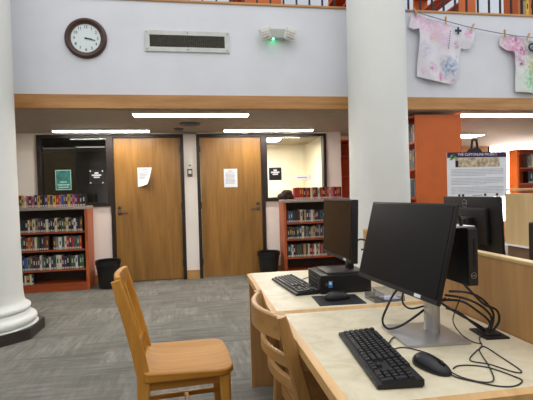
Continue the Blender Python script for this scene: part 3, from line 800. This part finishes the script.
mon1, rel1 = monitor('large black monitor tilted back on a silver stand, nearest to the viewer', (.748, 1.534, 1.058), -.088, .247, .545, .326, 'screen_m', (.800, 1.462), .7403, 'silver', 'silver', (.224, .236), column_x=.078, base_rot=-.14)
mon2, rel2 = monitor('black monitor seen nearly edge on, standing on the flat computer', (.762, 2.318, 1.062), .007, .033, .49, .318, 'screen', (.768, 2.285), .8355, 'silver_d', 'black', (.20, .20), column_x=.06, slab=.034)
mon3, rel3 = monitor('black monitor turned away with a maker mark on its back', (1.515, 2.215, 1.06), PI, .04, .50, .31, 'screen_m', (1.56, 2.2), .7403, 'silver_d', 'black', (.2, .2), sticker=False, backlogo=True, column_x=.07)

# micro PC hanging behind the big monitor
t = thing('mini_computer', 'small black computer mounted upright behind the big tilted monitor', 'computer', (.895, 1.402, .942), 0)
obj('case', B().box((0, 0, .095), (.036, .18, .19), .003), 'black', t)
obj('front_panel', B().box((0, -.091, .095), (.033, .004, .185), .001), 'key', t)
dell_mark(t, (0, -.0935, .035), (0, 0, 0), .010, 'silver')
obj('drive_slot', B().box((.004, -.0937, .11), (.006, .002, .09)), 'black', t)
obj('mount_bracket', B().box((-.02, -.0, .194), (.075, .16, .006), .002), 'silver', t)
b = B().tube([(-.02, -.06, .197), (-.03, -.065, .23), (-.045, -.05, .25), (-.055, -.02, .235), (-.05, .01, .2)], .006)
obj('hook_cable', b, 'key', t, True)

# flat desktop computer
t = thing('desktop_computer', 'flat black desktop computer lying under the second monitor', 'computer', (.757, 2.285, .7403), 0)
obj('case', B().box((0, 0, .0475), (.27, .255, .095), .004), 'black', t)
b = B()
for k in range(3): b.box((-.136, .02, .025+k*.02), (.003, .16, .004))
b.box((-.1365, -.09, .05), (.003, .05, .06), .001)
obj('front_vents', b, 'key', t)
obj('label_sticker', B().box((-.085, -.128, .05), (.022, .002, .034)), 'tape', t)
obj('round_mark', B().cyl((-.105, -.1285, .05), (-.105, -.1275, .05), .010), 'silver_d', t)
obj('paper_label', B().box((-.086, -.1292, .055), (.013, .001, .014)), 'paper', t)

# small dark tower at right
t = thing('desktop_tower', 'narrow black computer tower at the right edge beyond the divider', 'computer', (1.62, 1.70, .7403), 0)
obj('case', B().box((0, 0, .18), (.25, .16, .36), .004), 'black', t)
obj('front_panel', B().box((-.127, 0, .18), (.005, .15, .35), .002), 'key', t)

# keyboards
def keyboard():
    root = thing('keyboard', 'black full size keyboard on the nearest desk, before the big monitor', 'keyboard', (0, 0, 0), 0, 'black keyboards on the desks')
    W, D = .442, .128
    b = B(); prof = [(-D/2, .004), (-D/2+.002, .013), (D/2-.004, .024), (D/2, .022), (D/2, .006), (D/2-.006, .002), (-D/2+.004, .002)]
    b.prism(prof, -W/2, W/2, 'X'); obj('body', b, 'black', root)
    u = .0188; keys = []
    y0 = -D/2+.014; x0 = -W/2+.012
    def key(cx, cy, w, h=1): keys.append((x0+cx*u, y0+cy*u, w*u-.0022, h*u-.0022))
    rows = [[(1.25, 3), (6.25, 1), (1.25, 4)], [(2.25, 1), (1, 10), (2.75, 1)], [(1.75, 1), (1, 11), (2.25, 1)], [(1.5, 1), (1, 12), (1.5, 1)], [(1, 13), (2, 1)]]
    for r, row in enumerate(rows):
        x = 0
        for w, n in row:
            for _ in range(n): key(x+w/2, r+.5, w); x += w
    fx = [0]+[2+k for k in range(4)]+[6.5+k for k in range(4)]+[11+k for k in range(4)]
    for x in fx: key(x+.5, 5.5, 1)
    nx = 15.35
    for k in range(3): key(nx+k+.5, .5, 1)
    key(nx+1.5, 1.5, 1)
    for r in (3, 4, 5):
        for k in range(3): key(nx+k+.5, r+.5, 1)
    px = 18.65
    key(px+1, .5, 2); key(px+2.5, .5, 1); key(px+3.5, 1, 1, 2); key(px+3.5, 3, 1, 2)
    for r in (1, 2, 3):
        for k in range(3): key(px+k+.5, r+.5, 1)
    for k in range(4): key(px+k+.5, 4.5, 1)
    cache = {}
    for cx, cy, w, h in keys:
        kk = (round(w, 4), round(h, 4))
        if kk not in cache:
            b = B(); a = [(-w/2, -h/2), (w/2, -h/2), (w/2, h/2), (-w/2, h/2)]; i = .0022
            lo = [b.bm.verts.new((x, y, 0)) for x, y in a]; hi = [b.bm.verts.new((x-math.copysign(i, x), y-math.copysign(i, y), .0085)) for x, y in a]
            b.bm.faces.new(hi); b.bm.faces.new(lo)
            for k in range(4): b.bm.faces.new((lo[k], lo[(k+1) % 4], hi[(k+1) % 4], hi[k]))
            cache[kk] = b.mesh('key', 'key')
        z = .0125+(cy+D/2)/D*.011
        obj('key', cache[kk], None, root, loc=(cx, cy, z), rot=(.085, 0, 0))
    obj('cable', B().tube([(-.10, D/2-.004, .01), (-.11, D/2+.02, .006), (-.16, D/2+.05, .004), (-.20, D/2+.10, .004)], .0022), 'key', root, True)
    return root
def copy_thing(o, loc, rz, label):
    c = o.copy(); C.objects.link(c); c.location = loc; c.rotation_euler = (0, 0, rz); c['label'] = label
    for ch in list(o.children):
        d = ch.copy(); C.objects.link(d); d.parent = c
    return c
kb = keyboard(); kb.location = (.543, 1.300, .7403); kb.rotation_euler = (0, 0, math.radians(-95.5))
copy_thing(kb, (.530, 2.385, .7403), math.radians(-84), 'black full size keyboard on the farther desk, beside the flat computer')

# mice
def mouse():
    t = thing('computer_mouse', 'black wired mouse beside the near keyboard', 'computer mouse', (0, 0, 0), 0, 'black computer mice')
    b = B()
    v = bmesh.ops.create_uvsphere(b.bm, u_segments=24, v_segments=14, radius=1)['verts']
    for q in v:
        x, y, z = q.co
        wd = .031*(1-.10*math.cos(y*2.2)); z2 = max(z, -.15)
        q.co = (x*wd*1.12, y*.067, (z2+.15)*(.032-.008*y)+.001)
    obj('shell', b, 'black', t, True)
    obj('scroll_wheel', B().cyl((-.004, .036, .0275), (.004, .036, .0275), .008), 'key', t)
    obj('button_seam', B().box((0, .030, .0308), (.0012, .042, .003), 0, Matrix.Rotation(-.28, 3, 'X')), 'screen', t)
    return t
m1 = mouse(); m1.location = (.668, 1.184, .7405); m1.rotation_euler = (0, 0, PI+.30)
copy_thing(m1, (.668, 2.035, .7445), math.radians(-80), 'black wired mouse on the black pad of the farther desk')
tag(obj('mouse_pad', B().box((0, 0, .002), (.222, .185, .004), .001), 'key', None, loc=(.668, 2.030, .7403), rot=(0, 0, -.06)), 'thin black mouse pad on the farther desk', 'mouse pad')

# clear plastic tray with purple slip
t = thing('clear_tray', 'small clear plastic tray behind the big monitor on the farther desk', 'plastic tray', (.885, 1.985, .7403), .05)
b = B()
b.box((0, 0, .0015), (.15, .11, .003)); b.box((-.075, 0, .025), (.002, .11, .05)); b.box((.075, 0, .025), (.002, .11, .05)); b.box((0, .055, .025), (.152, .002, .05)); b.box((0, -.055, .012), (.152, .002, .024)); b.box((-.03, 0, .022), (.002, .11, .04))
obj('tray_shell', b, 'clear', t)
M['slip'] = plain('pale_violet_slip', 'd2d0e2', .6)
obj('paper_slip', B().box((.025, .0, .006), (.08, .07, .005), .002), 'slip', t)

# ------------------------------------------------------------------ cables
def cable(name, pts, r, label):
    tag(obj(name, B().tube(pts, r), 'key', None, True), label, 'cable', 'black cables on the nearest desk')
cable('video_cable', [(.825, 1.50, .93), (.77, 1.50, .925), (.722, 1.52, .89), (.685, 1.52, .83), (.668, 1.52, .785), (.684, 1.51, .758), (.735, 1.51, .765), (.79, 1.50, .80), (.845, 1.49, .84), (.88, 1.45, .87)], .0042, 'thick black cable hanging in a wide loop below the big monitor')
cable('power_cable', [(.80, 1.49, .95), (.755, 1.51, .90), (.748, 1.52, .85), (.78, 1.52, .822), (.84, 1.50, .838), (.89, 1.44, .87)], .0035, 'black cable in a short tight loop below the big monitor')
G = (1.025, 1.41, .755)
B_ = [([(.88, 1.43, .90), (.94, 1.42, .895), (1.0, 1.42, .868), (1.045, 1.42, .81), G], 'outermost arching black cable dropping into the grommet plate'),
      ([(.87, 1.44, .885), (.93, 1.42, .875), (.99, 1.41, .845), (1.03, 1.41, .80), (1.022, 1.42, .755)], 'second arching black cable into the grommet plate'),
      ([(.87, 1.43, .87), (.92, 1.41, .865), (.97, 1.40, .83), (1.015, 1.40, .79), (1.015, 1.40, .755)], 'middle arching black cable into the grommet plate'),
      ([(.86, 1.45, .855), (.91, 1.43, .82), (.96, 1.42, .79), (1.0, 1.42, .765), (1.01, 1.41, .755)], 'low sagging black cable into the grommet plate'),
      ([(.86, 1.42, .845), (.90, 1.40, .83), (.95, 1.40, .79), (.99, 1.41, .762), (1.012, 1.43, .755)], 'lowest black cable crossing the others to the grommet plate'),
      ([(.90, 1.39, .945), (.93, 1.36, .90), (.98, 1.38, .86), (1.04, 1.395, .83), (1.052, 1.40, .79), (1.03, 1.405, .755)], 'black cable from the small computer down to the grommet plate')]
for pts, l in B_: cable('power_cable', pts, .0042, l)
zc = .7425
cable('mouse_cable', [(.693, 1.142, .747), (.70, 1.11, zc), (.73, 1.075, zc), (.775, 1.035, zc), (.815, 1.028, zc), (.855, 1.050, zc), (.855, 1.08, zc), (.829, 1.146, zc), (.79, 1.175, zc), (.75, 1.180, zc), (.725, 1.165, zc)], .0019, 'thin mouse cable looped toward the front edge of the nearest desk')
cable('keyboard_cable', [(.699, 1.142, .747), (.715, 1.105, zc), (.75, 1.066, zc), (.785, 1.07, zc+.002), (.835, 1.16, zc+.001), (.87, 1.24, zc), (.897, 1.29, zc), (.925, 1.30, zc), (.915, 1.21, zc), (.90, 1.11, zc), (.875, 1.105, zc), (.845, 1.17, zc), (.81, 1.21, zc), (.87, 1.27, zc), (.92, 1.31, zc), (.96, 1.38, zc), (1.0, 1.40, .752)], .0019, 'thin cable tangled in two loops beside the grommet plate')
cable('keyboard_cable', [(.905, 1.40, .885), (.885, 1.40, .84), (.875, 1.40, .80), (.892, 1.38, .762), (.915, 1.35, zc+.001), (.935, 1.33, zc)], .002, 'thin cable hanging from the small computer to the desk')
cable('keyboard_cable', [(.60, 1.335, zc), (.66, 1.36, zc), (.70, 1.325, zc), (.715, 1.275, zc+.004)], .0019, 'thin cable curling between the near keyboard and mouse')
tag(obj('monitor_cable', B().tube([(.845, 2.30, .97), (.88, 2.27, 1.0), (.92, 2.24, .985), (.93, 2.24, .955), (.88, 2.26, .945)], .005), 'key', None, True), 'black cable looping behind the second monitor', 'cable')

# ------------------------------------------------------------------ chairs
def seat_mesh(xb, xf, wb, wf, z, th, r=.06):
    out = []
    def arc(cx, cy, r, a0, a1, n=7):
        for k in range(n):
            a = math.radians(a0+(a1-a0)*k/(n-1)); out.append((cx+r*math.cos(a), cy+r*math.sin(a)))
    arc(xb+.03, -wb/2+.03, .03, 180, 270, 4); 
    arc(xf-r, -wf/2+r, r, 270, 350); out.append((xf+.006, 0)); arc(xf-r, wf/2-r, r, 10, 90); arc(xb+.03, wb/2-.03, .03, 90, 180, 4)
    b = B(); cx = (xb+xf)/2; rings = []
    for sc_, dz in ((.97, -th), (1.0, -th+.008), (1.0, -.008), (.978, -.001), (.93, 0), (.84, -.006), (.65, -.013), (.4, -.015), (.15, -.014)):
        rings.append([b.bm.verts.new((cx+(x-cx)*sc_, y*sc_, z+dz+(.016*max(0, (-(x-cx)*sc_-.06)/.14)**1.5 if dz > -.02 else 0))) for x, y in out])
    n = len(out)
    for A, Q in zip(rings[:-1], rings[1:]):
        for k in range(n): b.bm.faces.new((A[k], A[(k+1) % n], Q[(k+1) % n], Q[k]))
    b.bm.faces.new(rings[0]); b.bm.faces.new(rings[-1]); return b

def chair_a():
    t = thing('wooden_chair', 'golden oak slat back chair standing alone on the carpet', 'chair', (-.062, 2.240, 0), math.radians(4))
    obj('seat', seat_mesh(-.205, .21, .425, .455, .460, .036, .07), 'chair', t, True)
    def px(z): return -.20-.115*max(0, (z-.44)/.48)**1.15
    for s in (-1, 1):
        pts = [(-.235, s*.178, 0), (-.215, s*.178, .22), (-.20, s*.18, .44), (px(.55), s*.18, .55), (px(.7), s*.183, .7), (px(.83), s*.186, .83), (px(.893), s*.187, .893)]
        obj('rear_post', B().sweep(pts, .026, [.042, .048, .060, .056, .050, .046, .042]), 'chair_v', t, True)
        obj('leg', B().sweep([(.175, s*.19, 0), (.165, s*.19, .43)], [.034, .046], [.034, .052]), 'chair_v', t, True)
        obj('side_rail', B().box((-.01, s*.172, .405), (.36, .022, .05), .003), 'chair', t)
        obj('side_stretcher', B().sweep([(-.215, s*.178, .19), (.18, s*.18, .19)], .02, .026), 'chair', t, True)
    obj('front_rail', B().box((.165, 0, .405), (.022, .32, .05), .003), 'chair', t)
    obj('rear_rail', B().box((-.19, 0, .405), (.022, .32, .05), .003), 'chair', t)
    obj('cross_stretcher', B().sweep([(.0, -.175, .19), (.0, .175, .19)], .02, .024, (0, 0, 1)), 'chair', t, True)
    # crest rail, slightly bowed back
    b = B(); pts = []
    for k in range(9):
        y = -.172+.344*k/8; pts.append((px(.85)-.022*(1-(y/.172)**2), y, .842))
    b.sweep(pts, .125, .026, (.0, 0, 1)); obj('crest_rail', b, 'chair', t, True)
    pts = [(px(.535)-.010*(1-(y/.17)**2), y, .535) for y in [-.17+.34*k/6 for k in range(7)]]
    obj('lower_back_rail', B().sweep(pts, .045, .02, (0, 0, 1)), 'chair', t, True)
    for k in range(5):
        y = -.12+.06*k; bow = 1-(y/.172)**2
        obj('back_slat', B().sweep([(px(.54)-.010*bow, y, .54), (px(.68)-.014*bow, y, .68), (px(.83)-.020*bow, y, .83)], .032, .011), 'chair_v', t, True)
chair_a()

def chair_b():
    t = thing('wooden_chair', 'pale oak ladder back chair pushed in at the nearest desk', 'chair', (.572, 1.725, 0), math.radians(3))
    hw = .215
    obj('seat', seat_mesh(-.205, .19, .40, .43, .452, .032, .07), 'chair2', t, True)
    def px(z): return -.205-.095*max(0, (z-.44)/.40)**1.1
    for s in (-1, 1):
        pts = [(-.25, s*hw, 0), (-.225, s*hw, .22), (-.205, s*hw, .44), (px(.55), s*hw, .55), (px(.7), s*hw, .7), (px(.80), s*hw, .80), (px(.835), s*hw, .835)]
        obj('rear_post', B().sweep(pts, .030, [.040, .045, .055, .055, .048, .038, .032]), 'chair2', t, True)
        obj('leg', B().sweep([(.18, s*.185, 0), (.165, s*.178, .42)], [.030, .040], [.030, .040]), 'chair2', t, True)
        obj('side_rail', B().box((-.02, s*.178, .395), (.36, .022, .05), .003), 'chair2', t)
        obj('side_stretcher', B().sweep([(-.225, s*.20, .2), (.17, s*.18, .2)], .02, .026), 'chair2', t, True)
    obj('front_rail', B().box((.155, 0, .395), (.022, .32, .05), .003), 'chair2h', t)
    obj('rear_rail', B().box((-.195, 0, .395), (.022, .39, .05), .003), 'chair2h', t)
    def bowed(z, bow, h, th):
        pts = []
        for k in range(13):
            y = -hw+.01+(2*hw-.02)*k/12; pts.append((px(z)-bow*(1-(y/hw)**2), y, z))
        return B().sweep(pts, h, th, (0, 0, 1))
    obj('crest_rail', bowed(.79, .062, .088, .024), 'chair2h', t, True)
    obj('back_rail', bowed(.665, .058, .045, .020), 'chair2h', t, True)
    obj('back_rail', bowed(.575, .052, .045, .020), 'chair2h', t, True)
chair_b()

# ------------------------------------------------------------------ poster on an easel
t = thing('poster_easel', 'black easel with a clip holding the project poster', 'easel', (2.77, 3.99, 0))
for s, y in ((-1, -.02), (1, -.02)): obj('leg', B().cyl((s*.30, y, 0), (s*.02, .03, 1.66), .010, .009), 'black', t)
obj('rear_leg', B().cyl((0, .48, 0), (0, .045, 1.60), .010, .009), 'black', t)
obj('crossbar', B().box((0, -.005, 1.15), (.50, .02, .02), .004), 'black', t)
b = B(); b.prism([(-.085, 1.600), (.085, 1.600), (.05, 1.650), (-.05, 1.650)], -.005, .03, 'Y'); b.cyl((-.035, .01, 1.64), (-.022, .01, 1.74), .011); b.cyl((.035, .01, 1.64), (.022, .01, 1.74), .011); b.box((0, .01, 1.735), (.065, .022, .02), .005)
obj('top_clip', b, 'black', t)
t = thing('project_poster', 'white project poster with a purple header clipped to the easel', 'poster', (2.765, 3.955, 1.165))
PW, PH = .645, .445
obj('board', B().bb(-PW/2, PW/2, 0, .006, 0, PH), 'paper', t)
obj('header_band', B().bb(-PW/2, PW/2, -.0015, 0, PH-.052, PH), 'purple', t)
text('header_lettering', 'THE CLIFTONLINE PROJECT', .034, 'paper', t, (.005, -.0022, PH-.024), FRONT)
b = B(); 
for k in range(6): b.box((-.262+.018*math.cos(k), -.003, PH-.05+.016*math.sin(k*1.7)), (.03, .002, .016), 0, Matrix.Rotation(k, 3, 'Y'))
obj('leaf_emblem', b, 'greenleaf', t)
obj('picture_strip', B().bb(-.235, .245, -.0015, 0, PH-.145, PH-.055), 'map', t)
obj('picture_figure', B().bb(-.235, -.205, -.003, -.0015, PH-.145, PH-.08), 'inkd', t)
b = B(); rnd = random.Random(2)
for k in range(17):
    z = PH-.17-.0145*k
    if k in (5, 11): continue
    b.bb(-.285, .285-(.2*rnd.random() if k in (4, 10, 16) else 0), -.001, 0, z-.003, z+.003)
M['ink_l'] = plain('pale_text_ink', 'b6bac6', .8)
obj('text_lines', b, 'ink_l', t)
for x in (-.20, -.16, .08, .21): obj('sponsor_mark', B().box((x, -.001, .022), (.024, .002, .022), 0), 'inkd', t)
b = B()
for k in range(6): b.box((-.05+k*.018, -.001, .018), (.010, .002, .007), 0)
obj('footer_lettering', b, 'inkd', t)

# ------------------------------------------------------------------ light
w = bpy.data.worlds.new('World'); sc.world = w; w.use_nodes = True
bg = w.node_tree.nodes['Background']; bg.inputs[0].default_value = (.90, .95, 1.0, 1); bg.inputs[1].default_value = 1.0
def area(name, loc, rot, size, power, col=(1, .96, .9)):
    l = bpy.data.lights.new(name, 'AREA'); l.energy = power; l.shape = 'RECTANGLE'; l.size, l.size_y = size; l.color = col
    o = bpy.data.objects.new(name, l); C.objects.link(o); o.location = loc; o.rotation_euler = rot
area('atrium_fill_light', (0, 1.5, 6.8), (0, 0, 0), (7, 5), 120, (1, .95, .86))  # unseen area light added overhead to brighten the hall; no skylight is modelled
